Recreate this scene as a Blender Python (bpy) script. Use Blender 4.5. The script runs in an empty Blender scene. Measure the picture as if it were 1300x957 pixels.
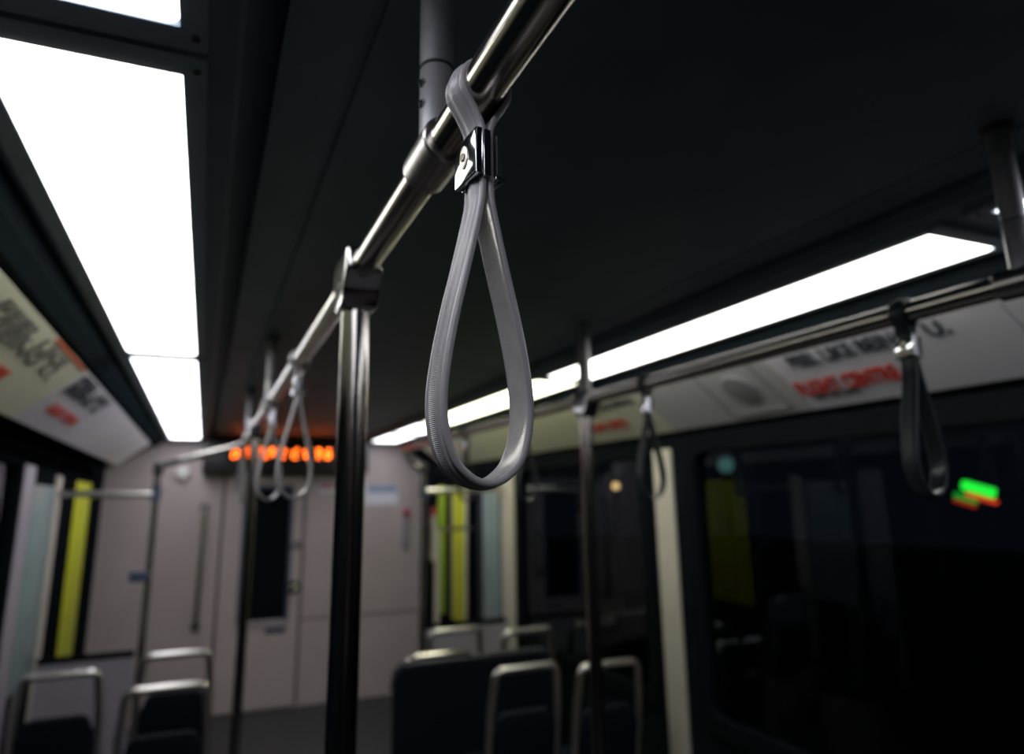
import bpy, bmesh, math, random
from mathutils import Vector, Matrix
random.seed(4)
C = bpy.context.scene.collection
H = 1.60                     # camera height above the floor; z below is measured from the camera
XC = 0.63                    # middle of the ceiling between the two lines of lights
# ------------------------------------------------------------------ materials
def mat(name, col, rough=0.5, metal=0.0, emit=None, es=1.0, noise=0.0, nscale=40, bump=0.0, bscale=200, spec=None, coat=0.0, stretch=None):
    m = bpy.data.materials.new(name); m.use_nodes = True
    nt = m.node_tree; b = nt.nodes['Principled BSDF']
    b.inputs['Base Color'].default_value = (*col, 1)
    b.inputs['Roughness'].default_value = rough
    b.inputs['Metallic'].default_value = metal
    if spec is not None: b.inputs['Specular IOR Level'].default_value = spec
    if coat: b.inputs['Coat Weight'].default_value = coat
    if emit:
        b.inputs['Emission Color'].default_value = (*emit, 1); b.inputs['Emission Strength'].default_value = es
    if noise or bump:
        tc = nt.nodes.new('ShaderNodeTexCoord'); mp = nt.nodes.new('ShaderNodeMapping')
        nt.links.new(tc.outputs['Object'], mp.inputs[0])
        if stretch: mp.inputs['Scale'].default_value = stretch
    if noise:
        n = nt.nodes.new('ShaderNodeTexNoise'); n.inputs['Scale'].default_value = nscale; n.inputs['Detail'].default_value = 4
        nt.links.new(mp.outputs[0], n.inputs['Vector'])
        r = nt.nodes.new('ShaderNodeMapRange'); r.inputs[1].default_value = .3; r.inputs[2].default_value = .7
        r.inputs[3].default_value = 1 - noise; r.inputs[4].default_value = 1 + noise
        nt.links.new(n.outputs['Fac'], r.inputs[0])
        mx = nt.nodes.new('ShaderNodeVectorMath'); mx.operation = 'SCALE'; mx.inputs[0].default_value = col
        nt.links.new(r.outputs[0], mx.inputs['Scale']); nt.links.new(mx.outputs[0], b.inputs['Base Color'])
    if bump:
        n2 = nt.nodes.new('ShaderNodeTexNoise'); n2.inputs['Scale'].default_value = bscale
        nt.links.new(mp.outputs[0], n2.inputs['Vector'])
        bp = nt.nodes.new('ShaderNodeBump'); bp.inputs['Strength'].default_value = bump; bp.inputs['Distance'].default_value = .001
        nt.links.new(n2.outputs['Fac'], bp.inputs['Height']); nt.links.new(bp.outputs[0], b.inputs['Normal'])
    return m
M = {}
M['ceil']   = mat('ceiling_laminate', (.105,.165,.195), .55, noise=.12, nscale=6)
M['ceilmid_dim']= mat('ceiling_laminate_dimmed', (.045,.075,.11), .6, noise=.10, nscale=5)  # same laminate, the weaker light at mid ceiling put into its colour
M['valance_shade']= mat('valance_shaded', (.014,.020,.024), .6, noise=.1, nscale=6, spec=0.0)  # ceiling faces between cove and lights, their shadow put into the colour
M['lightfr']= mat('light_frame_grey', (.19,.25,.30), .5, noise=.08, nscale=8)
M['gap']    = mat('joint_black', (.012,.013,.015), .7, noise=.1)
M['screwm'] = mat('dark_steel_screw', (.16,.15,.13), .3, .9, noise=.1)
M['screwd'] = mat('dark_screw', (.03,.03,.033), .4, .6, noise=.1)
M['steel']  = mat('brushed_stainless', (.56,.53,.48), .14, 1.0, noise=.05, nscale=60, bump=.06, bscale=300, stretch=(30,1,30))
M['steelv'] = mat('brushed_stainless_upright', (.52,.49,.46), .15, 1.0, noise=.05, nscale=60, bump=.06, bscale=300, stretch=(30,30,1))
M['chrome'] = mat('chrome_buckle', (.78,.80,.84), .07, 1.0, noise=.02, nscale=30)
M['cast']   = mat('cast_fitting', (.46,.45,.45), .27, 1.0, noise=.1, nscale=60, bump=.15, bscale=900)
M['sock']   = mat('grey_socket', (.22,.22,.24), .42, .4, noise=.1, nscale=80, bump=.2, bscale=1200)
M['socket']= mat('grey_cast_socket', (.30,.30,.32), .34, .35, noise=.1, nscale=60, bump=.15, bscale=900)
M['bezel'] = mat('satin_bezel', (.75,.72,.62), .38, .8, noise=.05)
M['steels']= mat('satin_stainless', (.66,.63,.60), .34, 1.0, noise=.05, nscale=60)
M['tee']    = mat('cast_tee_fitting', (.60,.60,.60), .15, 1.0, noise=.08, nscale=60)
M['blackpl']= mat('black_plastic', (.018,.019,.021), .38, noise=.1, nscale=50)
M['wallend']= mat('bulkhead_mauve', (.52,.44,.44), .50, noise=.05, nscale=4)
M['wallside']= mat('side_wall_dark', (.010,.012,.014), .6, noise=.1, nscale=6, spec=0.0)
M['cream']  = mat('cream_pillar', (.56,.53,.45), .45, noise=.06, nscale=8)
M['mauvefr']= mat('mauve_frame', (.34,.32,.37), .45, noise=.06)
M['teal']   = mat('teal_panel', (.26,.36,.36), .3, noise=.08, nscale=5)
M['yellow'] = mat('yellow_green_paint', (.62,.68,.004), .45, noise=.05, nscale=12)
M['yellowd']= mat('green_yellow_paint', (.34,.55,.004), .45, noise=.05, nscale=12)
M['rubber'] = mat('black_rubber', (.008,.009,.011), .6, noise=.15, spec=0.0)
M['cardw']  = mat('white_card', (.80,.79,.84), .45, noise=.03, nscale=5)
M['cardc']  = mat('cream_card_lit', (.80,.81,.62), .45, noise=.03, nscale=5)  # cream; on the far right cards yellowish light is put into the colour
M['cardg']  = mat('grey_cove_panel', (.60,.61,.59), .5, noise=.04, nscale=5)
M['grille'] = mat('speaker_grille', (.30,.31,.31), .6, noise=.15, nscale=300)
M['inkd']   = mat('dark_ink', (.03,.045,.06), .6, noise=.1)
M['inkg']   = mat('grey_ink', (.20,.21,.19), .6, noise=.1)
M['inkr']   = mat('red_ink', (.80,.03,.012), .5, noise=.05)
M['inko']   = mat('orange_ink', (.70,.13,.04), .5, noise=.05)
M['floor']  = mat('floor_rubber', (.035,.036,.04), .55, noise=.3, nscale=60)
M['seat']   = mat('navy_seat_fabric', (.004,.006,.013), .8, noise=.3, nscale=150, bump=.3, bscale=600, spec=.15)
M['seatrim']= mat('dark_grey_rail', (.06,.065,.075), .35, .5, noise=.08)
M['shell']  = mat('grey_seat_shell', (.30,.27,.26), .45, noise=.08, nscale=10)
M['header'] = mat('header_black', (.012,.013,.014), .4, noise=.1)
M['led']    = mat('led_orange', (.05,.01,.0), .4, emit=(1,.13,.01), es=8)
M['red']    = mat('red_button', (.42,.04,.04), .4, noise=.05)
M['paper']  = mat('paper_white', (.78,.78,.86), .6, noise=.04)
M['paperb'] = mat('paper_blue', (.26,.33,.48), .6, noise=.04)
M['paperp'] = mat('paper_pink', (.55,.30,.36), .6, noise=.04)
M['spotwhite']= mat('bright_spot_white', (.75,.75,.72), .3, noise=.02)
M['bluepl'] = mat('blue_grey_plastic', (.06,.08,.14), .4, noise=.08)
M['neong']  = mat('neon_green', (0,.1,.0), .4, emit=(.02,1,.05), es=1.3)
M['neonr']  = mat('neon_red', (.1,.0,.0), .4, emit=(1,.06,.02), es=.9)
M['neong_ghost']  = mat('neon_green_ghost', (0,.1,.0), .4, emit=(.03,1,.08), es=.3)  # glow for the ghost reflection of the green bar in the glass
M['neonr_ghost']  = mat('neon_red_ghost', (.1,.0,.0), .4, emit=(1,.06,.02), es=.35)
M['amber']  = mat('street_lamp_glow', (.1,.05,.0), .4, emit=(1,.62,.25), es=1.6)
M['tealglow']= mat('street_lamp_teal', (.0,.1,.1), .4, emit=(.35,.85,.8), es=.12)
M['ground'] = mat('night_ground', (.006,.007,.009), .8, noise=.3, nscale=2)

def diffuser(name, col, es):
    m = bpy.data.materials.new(name); m.use_nodes = True; nt = m.node_tree; b = nt.nodes['Principled BSDF']
    b.inputs['Base Color'].default_value = (.8,.8,.8,1); b.inputs['Roughness'].default_value = .4
    tc = nt.nodes.new('ShaderNodeTexCoord'); n = nt.nodes.new('ShaderNodeTexWave')
    n.bands_direction = 'X'; n.inputs['Scale'].default_value = 60          # fine ribs of the lens
    nt.links.new(tc.outputs['Object'], n.inputs['Vector'])
    bp = nt.nodes.new('ShaderNodeBump'); bp.inputs['Strength'].default_value = .2; bp.inputs['Distance'].default_value = .001
    nt.links.new(n.outputs['Fac'], bp.inputs['Height']); nt.links.new(bp.outputs[0], b.inputs['Normal'])
    b.inputs['Emission Color'].default_value = (*col,1); b.inputs['Emission Strength'].default_value = es
    return m
M['diff_w'] = diffuser('diffuser_warm', (1.0,.985,.92), 4.4)
M['diff_c'] = diffuser('diffuser_cool', (.93,.93,1.0), 4.4)
M['diff_y'] = diffuser('diffuser_yellowish', (1.0,1.0,.72), 4.4)

def glass():
    m = bpy.data.materials.new('night_window_glass'); m.use_nodes = True; nt = m.node_tree
    nt.nodes.remove(nt.nodes['Principled BSDF']); out = nt.nodes['Material Output']
    t = nt.nodes.new('ShaderNodeBsdfTransparent'); t.inputs[0].default_value = (.72,.76,.78,1)
    g = nt.nodes.new('ShaderNodeBsdfGlossy'); g.inputs['Roughness'].default_value = .02; g.inputs[0].default_value = (.8,.85,.9,1)
    f = nt.nodes.new('ShaderNodeFresnel'); ge = nt.nodes.new('ShaderNodeNewGeometry'); mr = nt.nodes.new('ShaderNodeMapRange')   # same pane reflection from either face
    mr.inputs[3].default_value = 1.30; mr.inputs[4].default_value = 1/1.30
    nt.links.new(ge.outputs['Backfacing'], mr.inputs[0]); nt.links.new(mr.outputs[0], f.inputs[0])
    mx = nt.nodes.new('ShaderNodeMixShader')
    nt.links.new(f.outputs[0], mx.inputs[0]); nt.links.new(t.outputs[0], mx.inputs[1]); nt.links.new(g.outputs[0], mx.inputs[2])
    nt.links.new(mx.outputs[0], out.inputs[0]); return m
M['glass'] = glass()

def strap_mat(name, knurl):
    m = mat(name, (.30,.295,.315), .34, noise=.05, nscale=90)
    nt = m.node_tree; b = nt.nodes['Principled BSDF']
    uv = nt.nodes.new('ShaderNodeUVMap'); sep = nt.nodes.new('ShaderNodeSeparateXYZ')
    nt.links.new(uv.outputs[0], sep.inputs[0])
    if knurl:
        mu = nt.nodes.new('ShaderNodeMath'); mu.operation = 'MULTIPLY'; mu.inputs[1].default_value = 2*math.pi/.0013
        s = nt.nodes.new('ShaderNodeMath'); s.operation = 'SINE'
        nt.links.new(sep.outputs[0], mu.inputs[0]); nt.links.new(mu.outputs[0], s.inputs[0])
        bp = nt.nodes.new('ShaderNodeBump'); bp.inputs['Distance'].default_value = .0005
        tc = nt.nodes.new('ShaderNodeTexCoord'); s3 = nt.nodes.new('ShaderNodeSeparateXYZ'); mr = nt.nodes.new('ShaderNodeMapRange')   # ribs fade in towards the hand grip
        mr.inputs[1].default_value = -.13; mr.inputs[2].default_value = -.21; mr.inputs[3].default_value = 0; mr.inputs[4].default_value = .7
        nt.links.new(tc.outputs['Object'], s3.inputs[0]); nt.links.new(s3.outputs[2], mr.inputs[0]); nt.links.new(mr.outputs[0], bp.inputs['Strength'])
        nt.links.new(s.outputs[0], bp.inputs['Height']); nt.links.new(bp.outputs[0], b.inputs['Normal'])
    return m
M['strap'] = strap_mat('grey_strap_vinyl', False)
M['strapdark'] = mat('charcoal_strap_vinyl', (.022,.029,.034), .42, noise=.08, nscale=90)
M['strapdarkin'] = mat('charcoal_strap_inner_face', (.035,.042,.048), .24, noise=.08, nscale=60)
M['knurl'] = strap_mat('grey_strap_ribbed', True)
M['strapin'] = mat('grey_strap_inner_face', (.38,.375,.37), .15, noise=.08, nscale=60, bump=.2, bscale=400, stretch=(6,1,1))

# ------------------------------------------------------------------ helpers (z from the camera height)
WL = {}
def V(x, y, z): return Vector((x, y, z + H))
def add_box(bm, x0, x1, y0, y1, z0, z1, bev=0.0, seg=2, raw=False):
    r = bmesh.ops.create_cube(bm, size=1)
    vs = r['verts']; off = 0 if raw else H
    for v in vs:
        v.co = Vector(((x0+x1)/2 + v.co.x*(x1-x0), (y0+y1)/2 + v.co.y*(y1-y0), (z0+z1)/2 + v.co.z*(z1-z0) + off))
    if bev:
        es = list({e for v in vs for e in v.link_edges})
        bmesh.ops.bevel(bm, geom=es, offset=bev, segments=seg, profile=.5, affect='EDGES')
def round_path(pts, r, n=6):
    out = [pts[0]]
    for a, b, c in zip(pts, pts[1:], pts[2:]):
        d1 = (a-b); d2 = (c-b); k = min(r, d1.length*.49, d2.length*.49)
        p = b + d1.normalized()*k; q = b + d2.normalized()*k
        for i in range(n+1):
            t = i/n; out.append(p*(1-t)**2 + b*2*t*(1-t) + q*t*t)
    out.append(pts[-1]); return out
def add_tube(bm, pts, r, n=24, cap=True):
    pts = [Vector(p) for p in pts]; rings = []
    t0 = (pts[1]-pts[0]).normalized()
    up = Vector((0,0,1)) if abs(t0.z) < .9 else Vector((1,0,0))
    nrm = (up - t0*up.dot(t0)).normalized()
    for i, p in enumerate(pts):
        if i == 0: t = t0
        elif i == len(pts)-1: t = (pts[i]-pts[i-1]).normalized()
        else: t = ((pts[i+1]-p).normalized() + (p-pts[i-1]).normalized()).normalized()
        nrm = (nrm - t*nrm.dot(t)).normalized(); bi = t.cross(nrm)
        rr = r[i] if isinstance(r, (list, tuple)) else r
        rings.append([bm.verts.new(p + (nrm*math.cos(2*math.pi*k/n) + bi*math.sin(2*math.pi*k/n))*rr) for k in range(n)])
    for a, b in zip(rings, rings[1:]):
        for k in range(n): bm.faces.new((a[k], a[(k+1) % n], b[(k+1) % n], b[k]))
    if cap: bm.faces.new(rings[0][::-1]); bm.faces.new(rings[-1])
def add_prism(bm, poly, y0, y1, axis='y', closed=True):
    """extrude a polygon; axis y: poly is (x,z); axis x: poly is (y,z)"""
    def P(p, t): return V(p[0], t, p[1]) if axis == 'y' else V(t, p[0], p[1])
    a = [bm.verts.new(P(p, y0)) for p in poly]; b = [bm.verts.new(P(p, y1)) for p in poly]; n = len(poly)
    for i in range(n if closed else n-1):
        bm.faces.new((a[i], a[(i+1) % n], b[(i+1) % n], b[i]))
    if closed: bm.faces.new(a[::-1]); bm.faces.new(b)
def rrect(x0, x1, y0, y1, r, n=5):
    out = []
    for cx, cy, a0 in ((x1-r,y1-r,0), (x0+r,y1-r,90), (x0+r,y0+r,180), (x1-r,y0+r,270)):
        for i in range(n+1):
            a = math.radians(a0 + 90*i/n); out.append((cx+r*math.cos(a), cy+r*math.sin(a)))
    return out
def obj(name, bm, m, parent=None, sharp=35):
    bmesh.ops.recalc_face_normals(bm, faces=bm.faces[:])
    me = bpy.data.meshes.new(name)
    w = WL.get(parent.name, Vector((0,0,0))) if parent else None
    if parent:
        for v in bm.verts: v.co -= w
    elif len(bm.verts):
        lo = Vector([min(v.co[i] for v in bm.verts) for i in range(3)]); hi = Vector([max(v.co[i] for v in bm.verts) for i in range(3)])
        w = Vector(((lo.x+hi.x)/2, (lo.y+hi.y)/2, lo.z))
        for v in bm.verts: v.co -= w
    bm.to_mesh(me); bm.free()
    for mm in (m if isinstance(m, (list, tuple)) else [m]): me.materials.append(mm)
    for p in me.polygons: p.use_smooth = True
    me.set_sharp_from_angle(angle=math.radians(sharp))
    o = bpy.data.objects.new(name, me); C.objects.link(o)
    if parent: o.parent = parent
    else: o.location = w
    WL[o.name] = w.copy()
    return o
def tag(o, label, cat, group=None):
    o['label'] = label; o['category'] = cat
    if group: o['group'] = group
    return o
def thing(name, label, cat, loc, group=None):
    o = bpy.data.objects.new(name, None); o.empty_display_size = .05; C.objects.link(o)
    o.location = loc; WL[o.name] = Vector(loc); return tag(o, label, cat, group)
def struct(name, bm, m, parent=None, **k):
    o = obj(name, bm, m, parent, **k); o['kind'] = 'structure'; return o
def box(*a, **k):
    bm = bmesh.new(); add_box(bm, *a, **k); return bm
def tube(pts, r, n=24):
    bm = bmesh.new(); add_tube(bm, pts, r, n); return bm
def prism(poly, a, b, axis='y', closed=True):
    bm = bmesh.new(); add_prism(bm, poly, a, b, axis, closed); return bm
def dup(root, loc, rotz, label, group):
    r = root.copy(); C.objects.link(r); r.location = loc; r.rotation_euler = (0,0,rotz)
    r['label'] = label; r['group'] = group
    for ch in list(root.children):
        c = ch.copy(); C.objects.link(c); c.parent = r
        for g in list(ch.children):
            d = g.copy(); C.objects.link(d); d.parent = c
    return r

Y0, Y1 = -5.5, 6.30         # length of the saloon that is built
XL, XR = -.72, 1.86         # inner faces of the side walls

# ------------------------------------------------------------------ shell
struct('floor', box(XL-.08, XR+.08, Y0-.05, Y1+.05, -H-.06, -H), M['floor'])
half = [(-.82,.33), (-.60,.33), (-.42,.452), (-.375,.458), (-.345,.485), (-.325,.523), (-.002,.523), (.004,.528), (.004,.548), (.010,.548), (.010,.60), (.048,.60), (.048,.55),
        (.139,.55), (.141,.556), (.149,.556), (.151,.55), (XC,.55)]
full = half + [(2*XC - x, z) for x, z in half[-2::-1]]
prof = full + [(2*XC+.82+.01, .72), (-.83, .72)]
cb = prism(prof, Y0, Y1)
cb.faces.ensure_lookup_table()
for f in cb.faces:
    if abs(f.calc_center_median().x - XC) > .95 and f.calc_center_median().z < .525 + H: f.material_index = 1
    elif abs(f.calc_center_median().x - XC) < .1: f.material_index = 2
struct('ceiling', cb, [M['ceil'], M['valance_shade'], M['ceilmid_dim']], sharp=20)

# end bulkhead with the cab door
struct('wall_front', box(XL-.08, XR+.08, Y1, Y1+.08, -H, .72), M['wallend'])
struct('wall_back', box(XL-.08, XR+.08, Y0-.08, Y0, -H, .72), M['wallend'])

def side_wall(name, x0, x1, spans):
    bm = bmesh.new()
    for (a, b, z0, z1) in spans: add_box(bm, x0, x1, a, b, z0, z1)
    return struct(name, bm, M['wallside'])
ZT, ZB = .21, -.86
side_wall('wall_right', XR, XR+.07, [(Y0, 4.50, -H, ZB), (Y0, Y1, ZT, .40), (Y0, -.2, ZB, ZT), (2.41, 2.74, ZB, ZT), (4.18, 4.50, ZB, ZT), (6.02, Y1, -H, ZT)])
side_wall('wall_left', XL-.07, XL, [(Y0, 4.50, -H, ZB), (Y0, Y1, ZT, .40), (Y0, .9, ZB, ZT), (3.55, 4.50, ZB, ZT), (5.9, Y1, -H, ZT)])

def window(name, side, y0, y1, z0, z1):
    xa = XR if side > 0 else XL
    o = bpy.data.objects.new(name, None); C.objects.link(o); o.location = V(xa, (y0+y1)/2, z0); WL[name] = V(xa, (y0+y1)/2, z0); o['kind'] = 'structure'
    outer = rrect(y0-.03, y1+.03, z0-.03, z1+.03, .07); inner = rrect(y0+.035, y1-.035, z0+.035, z1-.035, .06)
    bm = bmesh.new(); xi, xo = xa - side*.012, xa + side*.05
    rings = [[bm.verts.new(V(x, p[0], p[1])) for p in poly] for x, poly in ((xi, outer), (xi, inner), (xo, inner), (xo, outer))]
    n = len(outer)
    for r1, r2 in zip(rings, rings[1:] + rings[:1]):
        for i in range(n): bm.faces.new((r1[i], r1[(i+1) % n], r2[(i+1) % n], r2[i]))
    fr = obj('window_frame', bm, M['rubber'], o); fr['kind'] = 'structure'
    p = obj('pane', box(xa+side*.018-.003, xa+side*.018+.003, y0+.01, y1-.01, z0+.01, z1-.01), M['glass'], o); p['kind'] = 'structure'
window('window_1', 1, -.2, 2.41, ZB, ZT)
window('window_2', 1, 2.74, 4.18, ZB, ZT)
window('window_3', -1, .9, 3.55, ZB, ZT)
# pillars and panels along the walls
def trim(name, side, y0, y1, z0, z1, m, d=.014):
    xa = XR if side > 0 else XL
    struct(name, box(min(xa, xa-side*d), max(xa, xa-side*d), y0, y1, z0, z1, bev=.004), M[m])
trim('trim_1', 1, 2.525, 2.655, -H+.3, .205, 'cream')
trim('trim_2', 1, 4.24, 4.45, -H+.3, .205, 'cream')
trim('trim_3', -1, 3.60, 3.80, -H+.3, .18, 'mauvefr')
trim('trim_4', -1, 3.83, 4.32, -.80, .10, 'teal')
trim('trim_5', -1, 4.35, 4.48, -H+.3, .16, 'cream')

# right saloon door (leaf with coloured edge panels) and left saloon door
def side_door(name, side, y0, y1, parts):
    xa = XR if side > 0 else XL
    o = bpy.data.objects.new(name, None); C.objects.link(o); o.location = V(xa, (y0+y1)/2, -H); WL[name] = V(xa, (y0+y1)/2, -H); o['kind'] = 'structure'
    for nm, m, a, b, z0, z1, d0, d1 in parts:
        p = obj(nm, box(min(xa+side*d0, xa+side*d1), max(xa+side*d0, xa+side*d1), a, b, z0, z1, bev=.003), M[m], o); p['kind'] = 'structure'
side_door('door_1', 1, 4.5, 6.02, [
    ('door_leaf', 'rubber', 4.50, 6.02, -H, -.85, .03, .06), ('door_head', 'rubber', 4.50, 6.02, .10, .21, .02, .06),
    ('pane', 'glass', 4.86, 5.10, -.86, .11, .03, .036), ('pane', 'glass', 5.86, 6.02, -.86, .11, .03, .036),
    ('edge_panel', 'teal', 4.52, 4.82, -.90, .08, -.004, .03), ('jamb', 'rubber', 4.82, 4.86, -.9, .12, -.002, .04),
    ('jamb', 'rubber', 5.10, 5.15, -.9, .12, -.002, .04), ('edge_panel', 'cream', 5.15, 5.20, -.90, .09, -.01, .04), ('edge_panel', 'yellow', 5.20, 5.46, -.90, .10, -.014, .04), ('edge_panel', 'cream', 5.46, 5.50, -.90, .09, -.01, .04),
    ('jamb', 'rubber', 5.50, 5.66, -.9, .12, -.012, .04), ('edge_panel', 'yellowd', 5.66, 5.86, -.90, .12, -.012, .04)])
side_door('door_2', -1, 4.5, 5.9, [
    ('door_leaf', 'rubber', 4.50, 5.9, -H, -.90, .03, .06), ('door_head', 'rubber', 4.50, 5.9, .155, .24, -.01, .06),
    ('jamb', 'rubber', 4.50, 5.02, -.95, .155, -.002, .04), ('edge_panel', 'yellow', 5.04, 5.66, -.95, .155, -.001, .04), ('jamb', 'rubber', 5.66, 5.9, -.9, .18, .0, .04)])

# cab door on the end bulkhead
o = bpy.data.objects.new('door_3', None); C.objects.link(o); o.location = V(.46, Y1, -H); WL['door_3'] = V(.46, Y1, -H); o['kind'] = 'structure'
def cab(nm, bm, m):
    p = obj(nm, bm, M[m], o); p['kind'] = 'structure'; return p
bm = bmesh.new()
for a in ((.165,.325,-1.58,.215), (.70,.785,-1.58,.215), (.325,.70,-1.58,-.925), (.325,.70,.13,.215)): add_box(bm, a[0], a[1], Y1-.022, Y1-.001, a[2], a[3])
cab('door_leaf', bm, 'wallend')
cab('pane', box(.325, .70, Y1-.014, Y1-.008, -.925, .13), 'rubber')
bm = bmesh.new()
for a in ((.305,.335,-.94,.14), (.68,.705,-.94,.14), (.305,.705,.12,.145)): add_box(bm, a[0], a[1], Y1-.03, Y1-.012, a[2], a[3])
cab('window_frame', bm, 'bluepl')
cab('window_sill', box(.30, .71, Y1-.034, Y1-.012, -.965, -.935, bev=.004), 'mauvefr')
cab('door_gap', box(.79, .805, Y1-.006, Y1-.0005, -1.58, .23), 'gap')
cab('door_gap', box(.145, .16, Y1-.006, Y1-.0005, -1.58, .23), 'gap')
bm = bmesh.new(); add_tube(bm, [V(.745,Y1-.05,-.34), V(.745,Y1-.02,-.34)], .032, 20); cab('door_lock', bm, 'sock')
bm = bmesh.new(); add_tube(bm, [V(.735,Y1-.034,-.68), V(.735,Y1-.02,-.68)], .05, 24); add_box(bm, .70, .77, Y1-.06, Y1-.034, -.70, -.675, bev=.006); cab('door_handle', bm, 'steel')
cab('name_plate', box(.53, .69, Y1-.026, Y1-.021, -1.03, -.985, bev=.002), 'bluepl')

# ------------------------------------------------------------------ ceiling lights
def ceiling_light(side, y0, y1, m, label):
    def X(x): return x if side < 0 else 2*XC - x
    t = thing('ceiling_light', label, 'ceiling light', V(X(-.168), (y0+y1)/2, .50), 'flush light panels along the ceiling')
    xa, xb = sorted((X(-.306), X(-.034)))
    xi, xj = sorted((X(-.276), X(-.062)))
    bm = bmesh.new()
    outer = rrect(xa, xb, y0-.042, y1+.042, .004, 2); inner = rrect(xi, xj, y0, y1, .016, 5)
    def ring(poly, z): return [bm.verts.new(V(p[0], p[1], z)) for p in poly]
    zt, zb = .522, .513
    # frame: four bars around the diffuser
    for a in ((xa, xi, y0-.042, y1+.042), (xj, xb, y0-.042, y1+.042), (xi, xj, y0-.042, y0), (xi, xj, y1, y1+.042)):
        add_box(bm, *a, zb, zt)
    obj('light_frame', bm, M['lightfr'], t)
    bm = bmesh.new()
    a = [bm.verts.new(V(p[0], p[1], .5215)) for p in inner]; b = [bm.verts.new(V(p[0], p[1], .515)) for p in inner]
    inn2 = rrect(xi+.006, xj-.006, y0+.006, y1-.006, .014, 5)
    c = [bm.verts.new(V(p[0], p[1], .5115)) for p in inn2]; n = len(inner)
    for r1, r2 in ((a, b), (b, c)):
        for i in range(n): bm.faces.new((r1[i], r1[(i+1) % n], r2[(i+1) % n], r2[i]))
    bm.faces.new(a[::-1]); bm.faces.new(c)
    obj('diffuser', bm, m, t)
    for yy in (y0-.015, y1+.015, (y0+y1)/2):
        bm = bmesh.new(); xx = X(-.046); add_tube(bm, [V(xx, yy, .514), V(xx, yy, .5105)], .0045, 10); obj('screw', bm, M['screwd'], t)
LS = [(-1.05, .755), (.852, 2.645), (2.76, 4.55), (4.62, 6.12)]
for (a, b), m, lb in zip(LS, ('diff_c','diff_w','diff_c','diff_c'),
        ('cool white ceiling panel cut off by the top left corner of the photo', 'large warm white ceiling panel, nearest whole one above the left wall',
         'short looking cool white panel just beyond the large warm left panel', 'farthest white ceiling panel on the left, above the cab wall')):
    ceiling_light(-1, a, b, M[m], lb)
for (a, b), m, lb in zip([(-1.05,.755), (.882,2.645), (2.76,4.55)] + [(4.65,5.30),(5.44,6.12)], ('diff_c','diff_w','diff_y','diff_c','diff_c'),
        ('white ceiling panel cut off by the right edge of the photo', 'long bright strip of ceiling panel above the right wall adverts, nearest whole one',
         'yellowish ceiling panel on the right seen through the big hand strap', 'cool white ceiling panel on the right just left of the big hand strap', 'farthest small white ceiling panel on the right, against the steel pole')):
    ceiling_light(1, a, b, M[m], lb)

# ------------------------------------------------------------------ cove panels, adverts, speaker
AR, BR = Vector((1.62, 0, .432)), Vector((1.83, 0, .273))
AL, BL = Vector((-.38, 0, .432)), Vector((-.573, 0, .273))
def cove(A, B, y0, y1, s0=0., s1=1., lift=0., th=.012):
    """box lying in the slanted cove between A (top) and B (bottom)"""
    d = B - A; nrm = Vector((-d.z, 0, d.x)) if A.x < 0 else Vector((d.z, 0, -d.x)); nrm.normalize()
    if nrm.z > 0: nrm = -nrm                       # faces down into the saloon
    bm = bmesh.new(); vs = []
    for off in (lift, lift - th):
        for s, y in ((s0, y0), (s0, y1), (s1, y1), (s1, y0)):
            p = A + d*s + nrm*off; vs.append(bm.verts.new(V(p.x, y, p.z)))
    for f in ((0,1,2,3), (4,5,6,7), (0,1,5,4), (1,2,6,5), (2,3,7,6), (3,0,4,7)): bm.faces.new([vs[i] for i in f])
    return bm
def text_mesh(s, A, B, y_start, y_end, s_base, s_top, lift, bold=.012):
    """lettering lying in the cove plane, read from y_start to y_end; base line at s_base, cap tops at s_top"""
    cu = bpy.data.curves.new('lettering', 'FONT'); cu.body = s; cu.size = 1; cu.extrude = .0; cu.offset = bold; cu.resolution_u = 2
    tmp = bpy.data.objects.new('lettering', cu); C.objects.link(tmp)
    dg = bpy.context.evaluated_depsgraph_get(); me = bpy.data.meshes.new_from_object(tmp.evaluated_get(dg))
    bpy.data.objects.remove(tmp); bpy.data.curves.remove(cu)
    xs = [v.co.x for v in me.vertices]; ys = [v.co.y for v in me.vertices]
    x0, x1, yb, yt = min(xs), max(xs), 0.0, .70
    d = B - A; nrm = Vector((d.z, 0, -d.x)).normalized()
    if nrm.z > 0: nrm = -nrm
    bm = bmesh.new(); bm.from_mesh(me); bpy.data.meshes.remove(me)
    top = bm.faces[:]
    for v in bm.verts:
        y = y_start + (y_end-y_start)*(v.co.x-x0)/(x1-x0); sv = s_base + (s_top-s_base)*(v.co.y-yb)/(yt-yb)
        p = A + d*sv + nrm*lift; v.co = V(p.x, y, p.z)
    r = bmesh.ops.extrude_face_region(bm, geom=top)
    for g in r['geom']:
        if isinstance(g, bmesh.types.BMVert): g.co += nrm*.0012
    return bm
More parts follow.
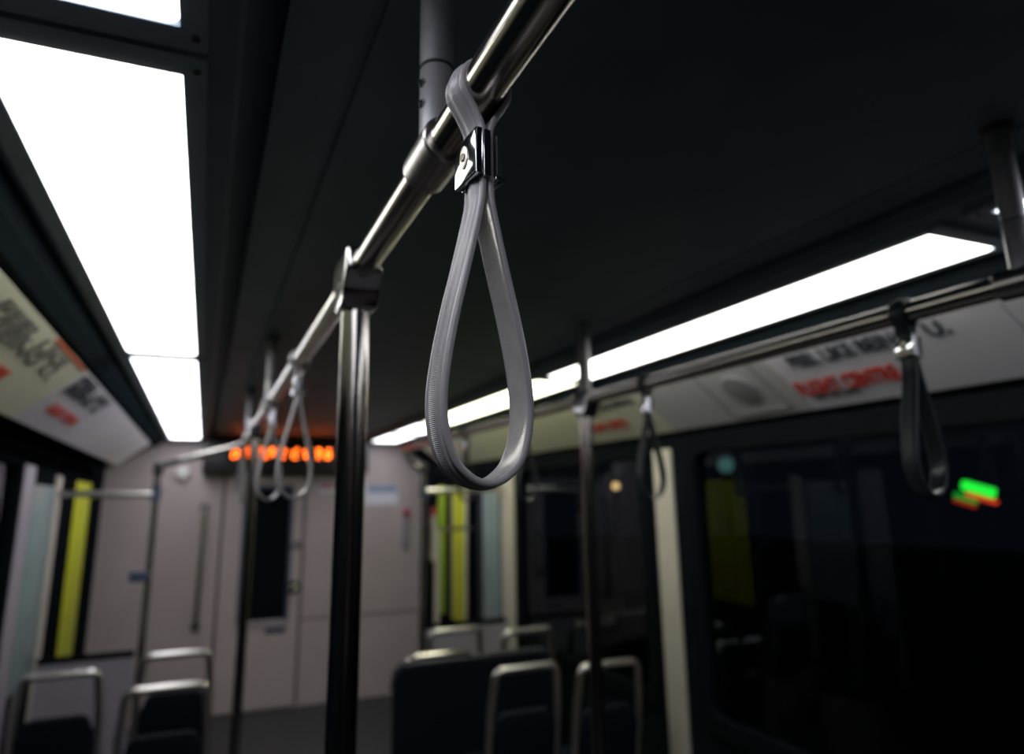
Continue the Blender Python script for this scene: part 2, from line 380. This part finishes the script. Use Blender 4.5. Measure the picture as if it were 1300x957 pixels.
# right side
t = thing('advert_sign', 'white advert with red lettering on the right, behind the nearest dark strap', 'advert', V(1.73, 1.33, .28), 'advert cards in the cove')
obj('card', cove(AR, BR, .955, 1.695), M['cardw'], t)
obj('headline', text_mesh('FEEL LIKE BEING', AR, BR, 1.615, 1.20, .275, .075, .0015, .03), M['inkd'], t)
obj('headline', text_mesh('U.', AR, BR, 1.155, 1.095, .275, .075, .0015, .03), M['inkd'], t)
obj('lettering', text_mesh('FLIGHT CENTRE', AR, BR, 1.68, 1.315, .735, .515, .0015, .035), M['inkr'], t)
obj('small_print', text_mesh('1 877 967 5302', AR, BR, 1.655, 1.475, .83, .745, .0015, .03), M['inkd'], t)
tag(obj('cove_panel', cove(AR, BR, -.6, .95), M['cardw']), 'plain white cove panel at the right edge of the photo, past a seam', 'panel', 'plain cove panels')
t = thing('mounted_speaker', 'grey cove panel with a round speaker grille between adverts', 'speaker', V(1.73, 1.9, .28))
obj('panel', cove(AR, BR, 1.70, 2.115), M['cardg'], t)
bm = bmesh.new(); d = BR - AR; nrm = Vector((d.z,0,-d.x)).normalized(); nrm = -nrm if nrm.z > 0 else nrm
ctr = AR + d*.42; cen = V(ctr.x, 1.90, ctr.z) + nrm*.001
add_tube(bm, [cen, cen + nrm*.004, cen + nrm*.005], [.068, .068, .06], 40); obj('speaker_grille', bm, M['grille'], t)
bm = bmesh.new()
for a in ((1.765,1.775,.02,.90), (2.045,2.055,.02,.90), (1.765,2.055,.86,.90)):
    for b2 in [cove(AR, BR, a[0], a[1], a[2], a[3], .003, .004)]:
        tmp = bpy.data.meshes.new('t'); b2.to_mesh(tmp); b2.free(); bm.from_mesh(tmp); bpy.data.meshes.remove(tmp)
obj('bezel', bm, M['grille'], t)
tag(obj('cove_panel', cove(AR, BR, 2.12, 2.445), M['cardg']), 'plain grey cove panel between the speaker panel and the cream advert', 'panel', 'plain cove panels')
t = thing('advert_sign', 'cream lit advert with small red lettering beside the steel pole on the right', 'advert', V(1.73, 2.75, .28), 'advert cards in the cove')
obj('card', cove(AR, BR, 2.45, 3.08), M['cardc'], t)
obj('headline', text_mesh('FEEL LIKE BEING', AR, BR, 2.92, 2.50, .22, .08, .0015, .03), M['inkd'], t)
obj('lettering', text_mesh('FLIGHT CENTRE', AR, BR, 3.02, 2.70, .70, .52, .0015, .035), M['inkr'], t)
tag(obj('cove_panel', cove(AR, BR, 3.09, 4.05), M['cardc']), 'plain cream lit cove panel seen just right of the big hand strap', 'panel', 'plain cove panels')
tag(obj('cove_panel', cove(AR, BR, 4.06, 5.6), M['cardc']), 'farthest cream lit cove panel, seen through the loop of the big strap', 'panel', 'plain cove panels')
# left side
t = thing('advert_sign', 'cream advert with two grey lines of lettering, nearest on the left wall', 'advert', V(-.48, 2.0, .28), 'advert cards in the cove')
obj('card', cove(AL, BL, 1.15, 2.60), M['cardc'], t)
obj('headline', text_mesh('FEEL LIKE', AL, BL, 1.66, 2.38, .21, .08, .0015, .03), M['inkg'], t)
obj('headline', text_mesh('BEING U.', AL, BL, 1.72, 2.42, .37, .23, .0015, .03), M['inkg'], t)
obj('lettering', text_mesh('FLIGHT CENTRE', AL, BL, 1.75, 2.16, .68, .55, .0015, .035), M['inkr'], t)
obj('colour_band', cove(AL, BL, 2.1, 2.58, .0, .045, .002, .003), M['inko'], t)
tag(obj('cove_panel', cove(AL, BL, -.6, 1.14), M['cardc']), 'cream cove panel at the left edge, nearest the viewer', 'panel', 'plain cove panels')
t = thing('advert_sign', 'white advert with dark lettering at its top, beyond the cream one on the left', 'advert', V(-.48, 3.0, .28), 'advert cards in the cove')
obj('card', cove(AL, BL, 2.61, 3.55), M['cardw'], t)
obj('headline', text_mesh('FEEL LIKE', AL, BL, 2.66, 3.35, .17, .04, .0015, .04), M['inkd'], t)
obj('headline', text_mesh('BEING U.', AL, BL, 2.66, 3.35, .36, .20, .0015, .04), M['inkd'], t)
obj('lettering', text_mesh('FLIGHT CENTRE', AL, BL, 2.78, 3.30, .70, .55, .0015, .035), M['inkr'], t)
tag(obj('cove_panel', cove(AL, BL, 3.56, 5.65), M['cardw']), 'farthest cove panel on the left, ending near the cab wall', 'panel', 'plain cove panels')

# ------------------------------------------------------------------ rails
ZR, XA, XB, RR = .317, .178, 1.085, .018
def ycyl(x, y0, y1, z, r0, n=32, lip=.002):
    bm = bmesh.new(); add_tube(bm, [V(x,y0,z), V(x,y0+lip,z), V(x,y1-lip,z), V(x,y1,z)], [r0-lip, r0, r0, r0-lip], n); return bm
bm = bmesh.new()
add_tube(bm, round_path([V(XA,Y0,ZR), V(XA,1.0,ZR), V(XA,2.5,ZR), V(XA,4.14,ZR), V(-.20,4.385,.222), V(-.245,4.40,.205)], .10), RR, 40)
r = obj('overhead_grab_rail', bm, M['steel']); tag(r, 'shiny steel overhead rail that the big grey strap hangs from', 'grab rail', 'overhead grab rails')
bm = bmesh.new(); ZQ = .302
add_tube(bm, round_path([V(XB,Y0,ZQ), V(XB,1.0,ZQ), V(XB,2.5,ZQ), V(XB-.01,4.14,ZQ), V(1.21,4.385,.222), V(1.27,4.40,.205)], .10), RR, 32)
r = obj('overhead_grab_rail', bm, M['steel']); tag(r, 'overhead rail on the right, running below the bright strip light', 'grab rail', 'overhead grab rails')

def hanger(x, y, zr, label, detail):
    t = thing('rail_hanger', label, 'rail hanger', V(x, y, zr), 'hanger posts from ceiling to rail')
    obj('post', tube([V(x,y,zr+.094), V(x,y,.552)], .0168, 28), M['sock'], t)
    bm = bmesh.new()
    add_tube(bm, [V(x,y,zr+.012), V(x,y,zr+.089), V(x,y,zr+.092)], [.0165,.0165,.015], 32); obj('socket', bm, M['socket'], t)
    obj('joint_ring', tube([V(x,y,zr+.0915), V(x,y,zr+.0945)], .0160, 28), M['gap'], t)
    obj('collar', ycyl(x, y-.036, y+.036, zr, .0232), M['cast'], t)
    bm = bmesh.new(); add_tube(bm, [V(x,y,.540), V(x,y,.551)], [.022,.026], 28); obj('ceiling_flange', bm, M['blackpl'], t)
    if detail:
        for dz in (.050, .072):
            ang = math.radians(195); c = V(x+.0163*math.cos(ang), y+.0163*math.sin(ang), zr+dz)
            dr = Vector((math.cos(ang), math.sin(ang), 0)); bm = bmesh.new()
            add_tube(bm, [c-dr*.002, c+dr*.0005, c+dr*.0007, c-dr*.0004], [.0048,.0048,.0036,.003], 14); obj('screw', bm, M['screwd'], t)
hanger(XA, .578, ZR, 'grey hanger post just behind the big strap, with two screws', True)
hanger(XA, 2.42, ZR, 'hanger post on the left rail beyond the first steel pole', False)
hanger(XA, 3.60, ZR, 'farthest hanger post on the left rail near the orange display', False)
hanger(XB, .592, ZQ, 'dark hanger post at the right edge of the photo, over the cut off light panel', False)
hanger(XB, 3.55, ZQ, 'hanger post on the far end of the right rail', False)

def pole(x, y, zr, label, up=False):
    t = thing('stanchion_pole', label, 'pole', V(x, y, -H), 'floor to rail poles')
    obj('pole', tube([V(x,y,-H), V(x,y,zr-.03)], .0195, 36), M['steelv'], t)
    bm = prism([(y-.056,zr+.0245),(y+.050,zr+.0245),(y+.050,zr-.012),(y+.029,zr-.030),(y+.027,zr-.056),(y-.027,zr-.056),(y-.029,zr-.030),(y-.056,zr-.010)], x-.0250, x+.0250, 'x')
    bmesh.ops.bevel(bm, geom=bm.edges[:], offset=.006, segments=3, profile=.5, affect='EDGES')
    obj('tee_fitting', bm, M['tee'], t)
    bm = bmesh.new(); add_tube(bm, [V(x-.0245,y-.008,zr-.022), V(x-.0262,y-.008,zr-.022)], .005, 14); obj('screw', bm, M['screwd'], t)
    bm = bmesh.new(); add_tube(bm, [V(x,y,-H), V(x,y,-H+.01), V(x,y,-H+.02)], [.05,.05,.022], 28); obj('floor_flange', bm, M['steelv'], t)
    if up: obj('upper_post', tube([V(x,y,zr+.015), V(x,y,.552)], .0195, 28), M['sock'], t)
pole(XA, .955, ZR, 'thick steel pole left of the big hand strap, nearest pole')
pole(XA, 3.10, ZR, 'far steel pole on the left, in front of the cab door window')
pole(XB, 1.905, ZQ, 'steel pole on the right that runs up to the ceiling', True)

# ------------------------------------------------------------------ hand straps
def make_strap(label):
    t = thing('hanging_strap', label, 'hand strap', (0,0,0), 'grey hand straps on the rails')
    # path in (u, z), metres from the rail centre
    pts = []
    half = [(0,-.3060),(.008,-.3048),(.016,-.3005),(.0245,-.2925),(.0305,-.280),(.0340,-.265),(.0348,-.250),(.0335,-.233),(.0295,-.208),(.0225,-.176),(.0160,-.150),(.0095,-.122),(.0042,-.098),(.0031,-.084),(.0031,-.064),(.0031,-.046),(.0036,-.036)]
    R = .0205; arc = [(R*math.cos(math.radians(a)), R*math.sin(math.radians(a))) for a in range(-34, 215, 9)]
    ctrl = half + [(.0085,-.0245)] + arc + [(-.0085,-.0245)] + [(-u, z) for u, z in half[:0:-1]]
    n = len(ctrl)                                      # closed Catmull-Rom
    for i in range(n):
        p0, p1, p2, p3 = (Vector(ctrl[(i+k-1) % n]) for k in range(4))
        for s in range(5):
            q = s/5
            pts.append(.5*((2*p1) + (p2-p0)*q + (2*p0-5*p1+4*p2-p3)*q*q + (3*p1-p0-3*p2+p3)*q**3))
    # cross-section: (across w, outward t)
    W = .0145
    outer = [(-W,0),(-W+.0004,.0018),(-W+.0016,.0028),(-W+.0036,.0030),(-W+.0048,.0024),(-W+.0054,.0014),(-W+.0060,.0014),(-W+.0066,.0026),(-W+.0092,.0040),(-W+.0098,.0037)]
    sec = outer + [(-.0030,.0046),(0,.0049),(.0030,.0046)] + [(-a, b) for a, b in outer[::-1]] + [
           (W-.0006,-.0018),(W-.0018,-.0024),(W-.0036,-.0022),(W-.0052,-.0014),(0,-.0011),(-W+.0052,-.0014),(-W+.0036,-.0022),(-W+.0018,-.0024),(-W+.0006,-.0018)]
    ns, npt = len(sec), len(pts)
    bm = bmesh.new(); uvl = bm.loops.layers.uv.new('UVMap'); rings = []; L = [0]
    for i in range(npt): L.append(L[-1] + (pts[(i+1) % npt]-pts[i]).length)
    for i, p in enumerate(pts):
        tg = (pts[(i+1) % npt] - pts[i-1]).normalized(); nr = Vector((tg.y, -tg.x))
        rings.append([bm.verts.new((p.x + nr.x*b, a, p.y + nr.y*b)) for a, b in sec])
    for i in range(npt):
        r1, r2 = rings[i], rings[(i+1) % npt]; zmid = pts[i].y
        for k in range(ns):
            f = bm.faces.new((r1[k], r1[(k+1) % ns], r2[(k+1) % ns], r2[k]))
            f.material_index = 1 if (9 <= k <= 12 and zmid < -.10) else (2 if 25 <= k <= 28 else 0)
            for lp, (uu, vv) in zip(f.loops, ((L[i],k), (L[i],k+1), (L[i+1],k+1), (L[i+1],k))): lp[uvl].uv = (uu, vv/ns)
    obj('strap_band', bm, [M['strap'], M['knurl'], M['strapin']], t, sharp=60)
    # buckle: two chrome plates clamped by a screw
    bk = bmesh.new()
    def plate(u0, u1, poly, bev):
        a = [bk.verts.new((u0, p[0], p[1]+UP)) for p in poly]; b = [bk.verts.new((u1, p[0], p[1]+UP)) for p in poly]; k = len(poly); fs = []
        for i in range(k): fs.append(bk.faces.new((a[i], a[(i+1) % k], b[(i+1) % k], b[i])))
        fs.append(bk.faces.new(a[::-1])); fs.append(bk.faces.new(b))
        bmesh.ops.recalc_face_normals(bk, faces=fs)
        es = list({e for f in fs[-2:] for e in f.edges}); bmesh.ops.bevel(bk, geom=es, offset=bev, segments=3, profile=.5, affect='EDGES')
    w = .0175; UP = .0035
    shape = [(-w,-.0815),(w,-.0835),(w,-.060),(w-.002,-.055),(w-.006,-.0505),(w-.012,-.0470),(0,-.0455),(-w,-.0440)]
    plate(-.0125, -.0058, shape, .0016)
    bu = obj('buckle', bk, M['chrome'], t, sharp=40)
    bk = bmesh.new(); plate(-.0057, .0005, [(-w-.001,-.083),(-w+.002,-.083),(-w+.002,-.045),(-w-.001,-.045)], .0006)
    obj('side_plate', bk, M['chrome'], bu)
    bk = bmesh.new(); plate(-.0057, .0005, [(w-.002,-.083),(w+.001,-.083),(w+.001,-.058),(w-.002,-.058)], .0006)
    obj('side_plate', bk, M['chrome'], bu)
    bk = bmesh.new(); plate(.0058, .0100, [(-w,-.080),(w,-.080),(w,-.047),(-w,-.047)], .0008)
    obj('back_plate', bk, M['blackpl'], bu); bk = bmesh.new()
    plate(.0050, .0140, [(-w,-.0835),(w,-.0835),(w,-.0812),(-w,-.0812)], .0006)
    obj('back_flange', bk, M['chrome'], bu)
    bk = bmesh.new(); n = 28; rg = []
    for du, ra, rb in ((-.0122,.0060,.0098), (-.0132,.0060,.0098), (-.0135,.0055,.0092), (-.0136,.0030,.0060)):
        rg.append([bk.verts.new((du, ra*math.cos(2*math.pi*i/n)+.001, -.0590+rb*math.sin(2*math.pi*i/n))) for i in range(n)])
    for a, b in zip(rg, rg[1:]):
        for i in range(n): bk.faces.new((a[i], a[(i+1) % n], b[(i+1) % n], b[i]))
    bk.faces.new(rg[0]); bk.faces.new(rg[-1]); obj('screw_bezel', bk, M['bezel'], bu)
    bk = bmesh.new(); add_tube(bk, [(-.0130,.001,-.0590), (-.0144,.001,-.0590), (-.0148,.001,-.0590), (-.0139,.001,-.0590), (-.0138,.001,-.0590)], [.0034,.0034,.0027,.0020,.0002], 18)
    obj('screw', bk, M['screwm'], bu)
    return t
S = make_strap('big grey strap hanging sharp in the foreground')
S.location = V(XA, .465, ZR); S.rotation_euler = (0,0,math.radians(8))
G = 'grey hand straps on the rails'
for x, y, z, rz, lb in ((XA, 1.61, ZR, 4, 'pale strap with full loop just left of the thick pole'),
        (XA, 2.28, ZR, 12, 'pale strap overlapped by the nearer one, in front of the orange display'),
        (XA, 4.05, ZR, -55, 'blurred strap at the far end of the left rail, left of the orange display'),
        (XB, .79, ZQ, 3, 'dark strap over the red lettered advert, nearest one on the right rail'),
        (XB, 1.57, ZQ, -6, 'dark strap between grey cove panel and cream advert, right of the steel pole'),
        (XB, 2.36, ZQ, 0, 'dark strap right of the big foreground strap, over the dark window'),
        (XB, 3.02, ZQ, 4, 'tiny far strap on the right rail seen through the big loop')):
    r = dup(S, V(x, y, z), math.radians(rz), lb, G)
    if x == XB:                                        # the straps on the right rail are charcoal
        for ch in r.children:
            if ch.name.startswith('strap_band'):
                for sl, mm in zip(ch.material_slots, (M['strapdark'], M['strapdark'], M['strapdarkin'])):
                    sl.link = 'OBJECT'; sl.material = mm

# ------------------------------------------------------------------ windscreens by the doors
def windscreen(side, x_wall, x_pole, y, label):
    t = thing('windscreen', label, 'windscreen', V(x_pole, y, -H), 'windscreens beside the doors')
    obj('post', tube([V(x_pole,y,-H), V(x_pole,y,.205)], .018, 24), M['steelv'], t)
    bm = bmesh.new(); add_tube(bm, [V(x_pole,y,.165), V(x_pole,y,.225), V(x_pole,y,.232)], [.026,.026,.018], 24); obj('cap', bm, M['blackpl'], t)
    obj('top_bar', tube([V(x_pole,y,.058), V(x_wall,y,.066)], .018, 24), M['steels'], t)
    bm = bmesh.new(); add_tube(bm, [V(x_pole,y,.02), V(x_pole,y,.10)], .025, 24); obj('joint', bm, M['bluepl'], t)
    a, b = sorted((x_wall, x_pole - .03*(1 if x_pole > x_wall else -1)))
    obj('lower_panel', box(a, b, y-.012, y+.012, -H+.05, -.775), M['mauvefr'], t)
    obj('panel_rim', box(a, b, y-.018, y+.018, -.775, -.745, bev=.006), M['rubber'], t)
    return t
t = windscreen(-1, XL+.001, -.245, 4.40, 'windscreen on the left with dark rimmed lower panel and steel top bar')
t = windscreen(1, XR-.001, 1.29, 4.40, 'windscreen on the right by the yellow door edges')
o_ = obj('request_button', box(-.335, -.235, 4.355, 4.383, -.40, -.345, bev=.006), M['bluepl']); tag(o_, 'small blue grey button box on the left windscreen post', 'button')
t = thing('emergency_lever', 'slim cream handle with a red cap beside the right windscreen', 'lever', V(1.348, 4.36, -.37))
obj('stem', tube([V(1.348,4.355,-.37), V(1.348,4.355,-.09)], .016, 16), M['cream'], t)
for zc in (-.33, -.14): obj('clamp', tube([V(1.348,4.362,zc), V(1.302,4.392,zc)], .009, 12), M['blackpl'], t)
bm = bmesh.new(); add_tube(bm, [V(1.348,4.355,-.09), V(1.348,4.355,-.055), V(1.348,4.355,-.045)], [.018,.018,.008], 18); obj('cap', bm, M['red'], t)
t = thing('emergency_switch', 'round red button on a dark plate at the cab wall edge', 'button', V(1.68, Y1-.02, -.16))
obj('plate', box(1.645, 1.72, Y1-.015, Y1-.0005, -.42, -.05, bev=.004), M['mauvefr'], t)
bm = bmesh.new(); add_tube(bm, [V(1.683,Y1-.014,-.10), V(1.683,Y1-.04,-.10), V(1.683,Y1-.046,-.10)], [.034,.034,.026], 20); obj('push_button', bm, M['red'], t)
t = thing('door_post', 'brown steel post between the right windscreen and the yellow door edge', 'pole', V(1.56, 4.95, -H))
obj('post', tube([V(1.56,4.95,-H), V(1.56,4.95,-.20)], .02, 20), M['cream'], t)
obj('bracket', tube([V(1.56,4.95,-.205), V(XR-.002,4.95,-.20)], .014, 16), M['steel'], t)

# ------------------------------------------------------------------ end bulkhead details
t = thing('destination_display', 'black header with orange lit lettering above the cab door', 'display', V(.62, 6.18, .235))
obj('housing', box(-.03, 1.30, 6.14, Y1-.0005, .235, .52, bev=.01), M['header'], t)
obj('screen', box(.14, 1.02, 6.132, 6.141, .33, .48), M['blackpl'], t)
bm = bmesh.new(); x = .185; rnd = random.Random(9)
glyphs = ['01110 10001 10001 11111 10001', '11110 10001 11110 10001 11110', '11111 10000 11110 10000 11111', '01111 10000 10011 10001 01111']
while x < .96:                                          # dot-matrix columns
    for cx in range(4):
        for rz in range(7):
            if rnd.random() < .55: add_box(bm, x, x+.011, 6.129, 6.1325, .362+rz*.0125, .371+rz*.0125)
        x += .0135
    x += rnd.choice((.018, .018, .05))
obj('lit_dots', bm, M['led'], t)
t = thing('bulkhead_handrail', 'dark upright handrail on the cab wall left of the door', 'handrail', V(.012, Y1-.07, -.96))
obj('rail', tube(round_path([V(.012,Y1-.001,-.93), V(.012,Y1-.07,-.93), V(.012,Y1-.07,-.03), V(.012,Y1-.001,-.03)], .03), .018, 18), M['cast'], t)
for z in (-.93, -.03):
    bm = bmesh.new(); add_tube(bm, [V(.012,Y1-.02,z), V(.012,Y1-.0005,z)], .034, 18); obj('foot', bm, M['blackpl'], t)
t = thing('notice_sign', 'white notice with a blue heading on the cab wall, right of the pole', 'notice', V(1.45, Y1-.002, -.03))
obj('sheet', box(1.31, 1.61, Y1-.004, Y1-.0005, -.03, .145), M['paper'], t)
obj('heading', box(1.33, 1.60, Y1-.006, Y1-.003, .075, .14), M['paperb'], t)
t = thing('notice_sign', 'small pinkish notice on the cab wall beside the door', 'notice', V(.97, Y1-.002, .08))
obj('sheet', box(.90, 1.05, Y1-.004, Y1-.0005, .08, .21), M['paper'], t)
obj('heading', box(.915, 1.035, Y1-.006, Y1-.003, .11, .18), M['paperp'], t)
bm = bmesh.new(); add_tube(bm, [V(-.171,Y1-.0005,.245), V(-.171,Y1-.02,.245), V(-.171,Y1-.045,.245), V(-.171,Y1-.055,.245)], [.06,.06,.045,.02], 28)
tag(obj('wall_bright_spot', bm, M['spotwhite']), 'small white dome standing in for a bright spot of light on the cab wall below the left lights', 'dome')  # added dome takes the place of a bright light spot on the wall
struct('trim_6', box(.81, XR, Y1-.004, Y1-.0005, -.945, -.935), M['gap'])

# ------------------------------------------------------------------ seats (backs towards the viewer, facing the cab)
def make_seat(label):
    t = thing('passenger_seat', label, 'seat', (0,0,0), 'forward facing seats')
    w = .155
    def V0(x,y,z): return Vector((x,y,z))
    bm = bmesh.new(); e = w-.016
    poly = [(-e,.42),(e,.42),(e,.66),(e-.02,.72),(e-.045,.735),(-e+.045,.735),(-e+.02,.72),(-e,.66)]
    a = [bm.verts.new((p[0], (p[1]-.42)*-.16, p[1])) for p in poly]; b = [bm.verts.new((p[0], .05+(p[1]-.42)*-.16, p[1])) for p in poly]; n = len(poly)
    for i in range(n): bm.faces.new((a[i], a[(i+1)%n], b[(i+1)%n], b[i]))
    bm.faces.new(a[::-1]); bm.faces.new(b)
    bmesh.ops.bevel(bm, geom=bm.edges[:], offset=.010, segments=2, profile=.5, affect='EDGES')
    obj('backrest', bm, M['seat'], t)
    bm = bmesh.new(); add_box(bm, -w+.005, w-.005, .05, .40, .40, .47, bev=.025, seg=3, raw=True); obj('seat_cushion', bm, M['seat'], t)
    yb = lambda z: .025 + (z-.42)*-.16
    path = [V0(-w,yb(.45),.45), V0(-w,yb(.74),.74), V0(-w+.016,yb(.905),.905), V0(w-.016,yb(.905),.905), V0(w,yb(.74),.74), V0(w,yb(.45),.45)]
    obj('grab_handle', tube(round_path(path, .035, 5), .016, 16), M['steels'], t)
    bm = bmesh.new(); add_box(bm, -.12, .12, .08, .36, .0, .40, bev=.01, raw=True); obj('pedestal', bm, M['shell'], t)
    return t
SG = 'forward facing seats'
p0 = make_seat('dark seat with pale hooped handle, nearest right of centre below the strap')
p0.location = (1.305, 2.93, 0)
for x, y, lb in ((1.65, 2.83, 'dark seat by the window, cut by the right steel pole'),
                 (1.32, 3.90, 'taupe looking seat with hooped handle below the yellow door edges'),
                 (1.67, 3.70, 'seat with thin hooped handle against the right wall, before the cream post'),
                 (-.06, 3.95, 'seat with bright white hooped handle left of the far pole'),
                 (-.50, 3.72, 'seat with white handle against the left wall, in the bottom left corner'),
                 (-.075, 3.28, 'seat nearest on the left, only its handle showing at the bottom')):
    dup(p0, (x, y, 0), 0, lb, SG)
t = thing('seat_partition', 'wide dark partition with pale top rail behind the nearest right seat', 'partition', V(1.28, 3.45, -H))
bm = prism(rrect(.875, 1.69, -H, -.775, .05), 3.42, 3.46); obj('panel', bm, M['seat'], t)
obj('top_rail', tube(round_path([V(.875,3.44,-.86), V(.89,3.44,-.755), V(1.675,3.44,-.755), V(1.69,3.44,-.86)], .04), .017, 16), M['seatrim'], t)
obj('grab_handle', tube(round_path([V(.93,3.44,-.775), V(.95,3.44,-.725), V(1.24,3.44,-.725), V(1.26,3.44,-.775)], .03), .0135, 16), M['steel'], t)

# ------------------------------------------------------------------ outside, at night
def glow(name, bm, m, label, cat, group=None): return tag(obj(name, bm, m), label, cat, group)
def neon(y0, y1, z0, z1, x, m, label):
    bm = box(x, x+.04, y0, y1, z0, z1, bev=.008)
    c = V(x, 2.63, -.02); rot = Matrix.Translation(c) @ Matrix.Rotation(math.radians(17), 4, 'X') @ Matrix.Translation(-c)
    bmesh.ops.transform(bm, matrix=rot, verts=bm.verts[:]); glow('neon_sign', bm, m, label, 'neon sign')
neon(2.55, 2.73, -.015, .040, 4.0, M['neong'], 'bright green lit bar seen through the right window')
neon(2.53, 2.70, -.045, -.022, 4.0, M['neonr'], 'thin red lit bar directly under the bright green one')
neon(2.67, 2.80, -.085, -.050, 4.05, M['neong_ghost'], 'short dim green ghost reflection left below the bright pair')  # dim pair: doubled reflection in the glass, built as glowing bars
neon(2.67, 2.80, -.110, -.092, 4.05, M['neonr_ghost'], 'short dim red ghost reflection, lowest of the bars outside')
def lamp(x, y, z, r, m, label):
    t = thing('street_lamp', label, 'street lamp', V(x, y, -2.4), 'street lamps outside')
    bm = bmesh.new(); bmesh.ops.create_uvsphere(bm, u_segments=16, v_segments=10, radius=r)
    for v in bm.verts: v.co = V(x, y, z) + v.co
    obj('lamp_head', bm, m, t); obj('post', tube([V(x,y,-2.4), V(x,y,z-r*.8)], .05, 10), M['ground'], t)
lamp(8, 12.9, .235, .075, M['amber'], 'amber lamp glow outside the window right of the steel pole')
lamp(8, 9.4, .50, .13, M['tealglow'], 'faint teal lamp glow at the top corner of the big window')
gr = obj('street_ground', box(2.2, 30, -10, 40, -2.5, -2.4), M['ground']); gr['kind'] = 'structure'

# ------------------------------------------------------------------ world, camera
w = bpy.data.worlds.new('night'); bpy.context.scene.world = w; w.use_nodes = True
w.node_tree.nodes['Background'].inputs[0].default_value = (.004,.006,.010,1); w.node_tree.nodes['Background'].inputs[1].default_value = .4
cd = bpy.data.cameras.new('camera'); cam = bpy.data.objects.new('camera', cd); C.objects.link(cam)
F = 880.
def nrmz(v): return v.normalized()
Yd = nrmz(Vector((258-650, 640-434, F))); Ud = Vector((-63, -3884, F)).normalized(); Ud = (Ud - Yd*Ud.dot(Yd)).normalized(); Xd = Yd.cross(Ud)
if Xd.x < 0: Xd = -Xd
right = Vector((Xd[0], Yd[0], Ud[0])); down = Vector((Xd[1], Yd[1], Ud[1])); fwd = Vector((Xd[2], Yd[2], Ud[2]))
R3 = Matrix((right, -down, -fwd)).transposed()
cam.matrix_world = Matrix.Translation((0,0,H)) @ R3.to_4x4()
cd.sensor_width = 36; cd.lens = F/1300*36; cd.shift_y = -44.5/1300; cd.clip_start = .02
cd.dof.use_dof = True; cd.dof.focus_distance = .50; cd.dof.aperture_fstop = 3.5; cd.dof.aperture_blades = 0
sc = bpy.context.scene; sc.camera = cam
sc.view_settings.view_transform = 'Standard'; sc.view_settings.look = 'None'; sc.view_settings.gamma = 1; sc.view_settings.exposure = .40
sc.view_settings.use_curve_mapping = False
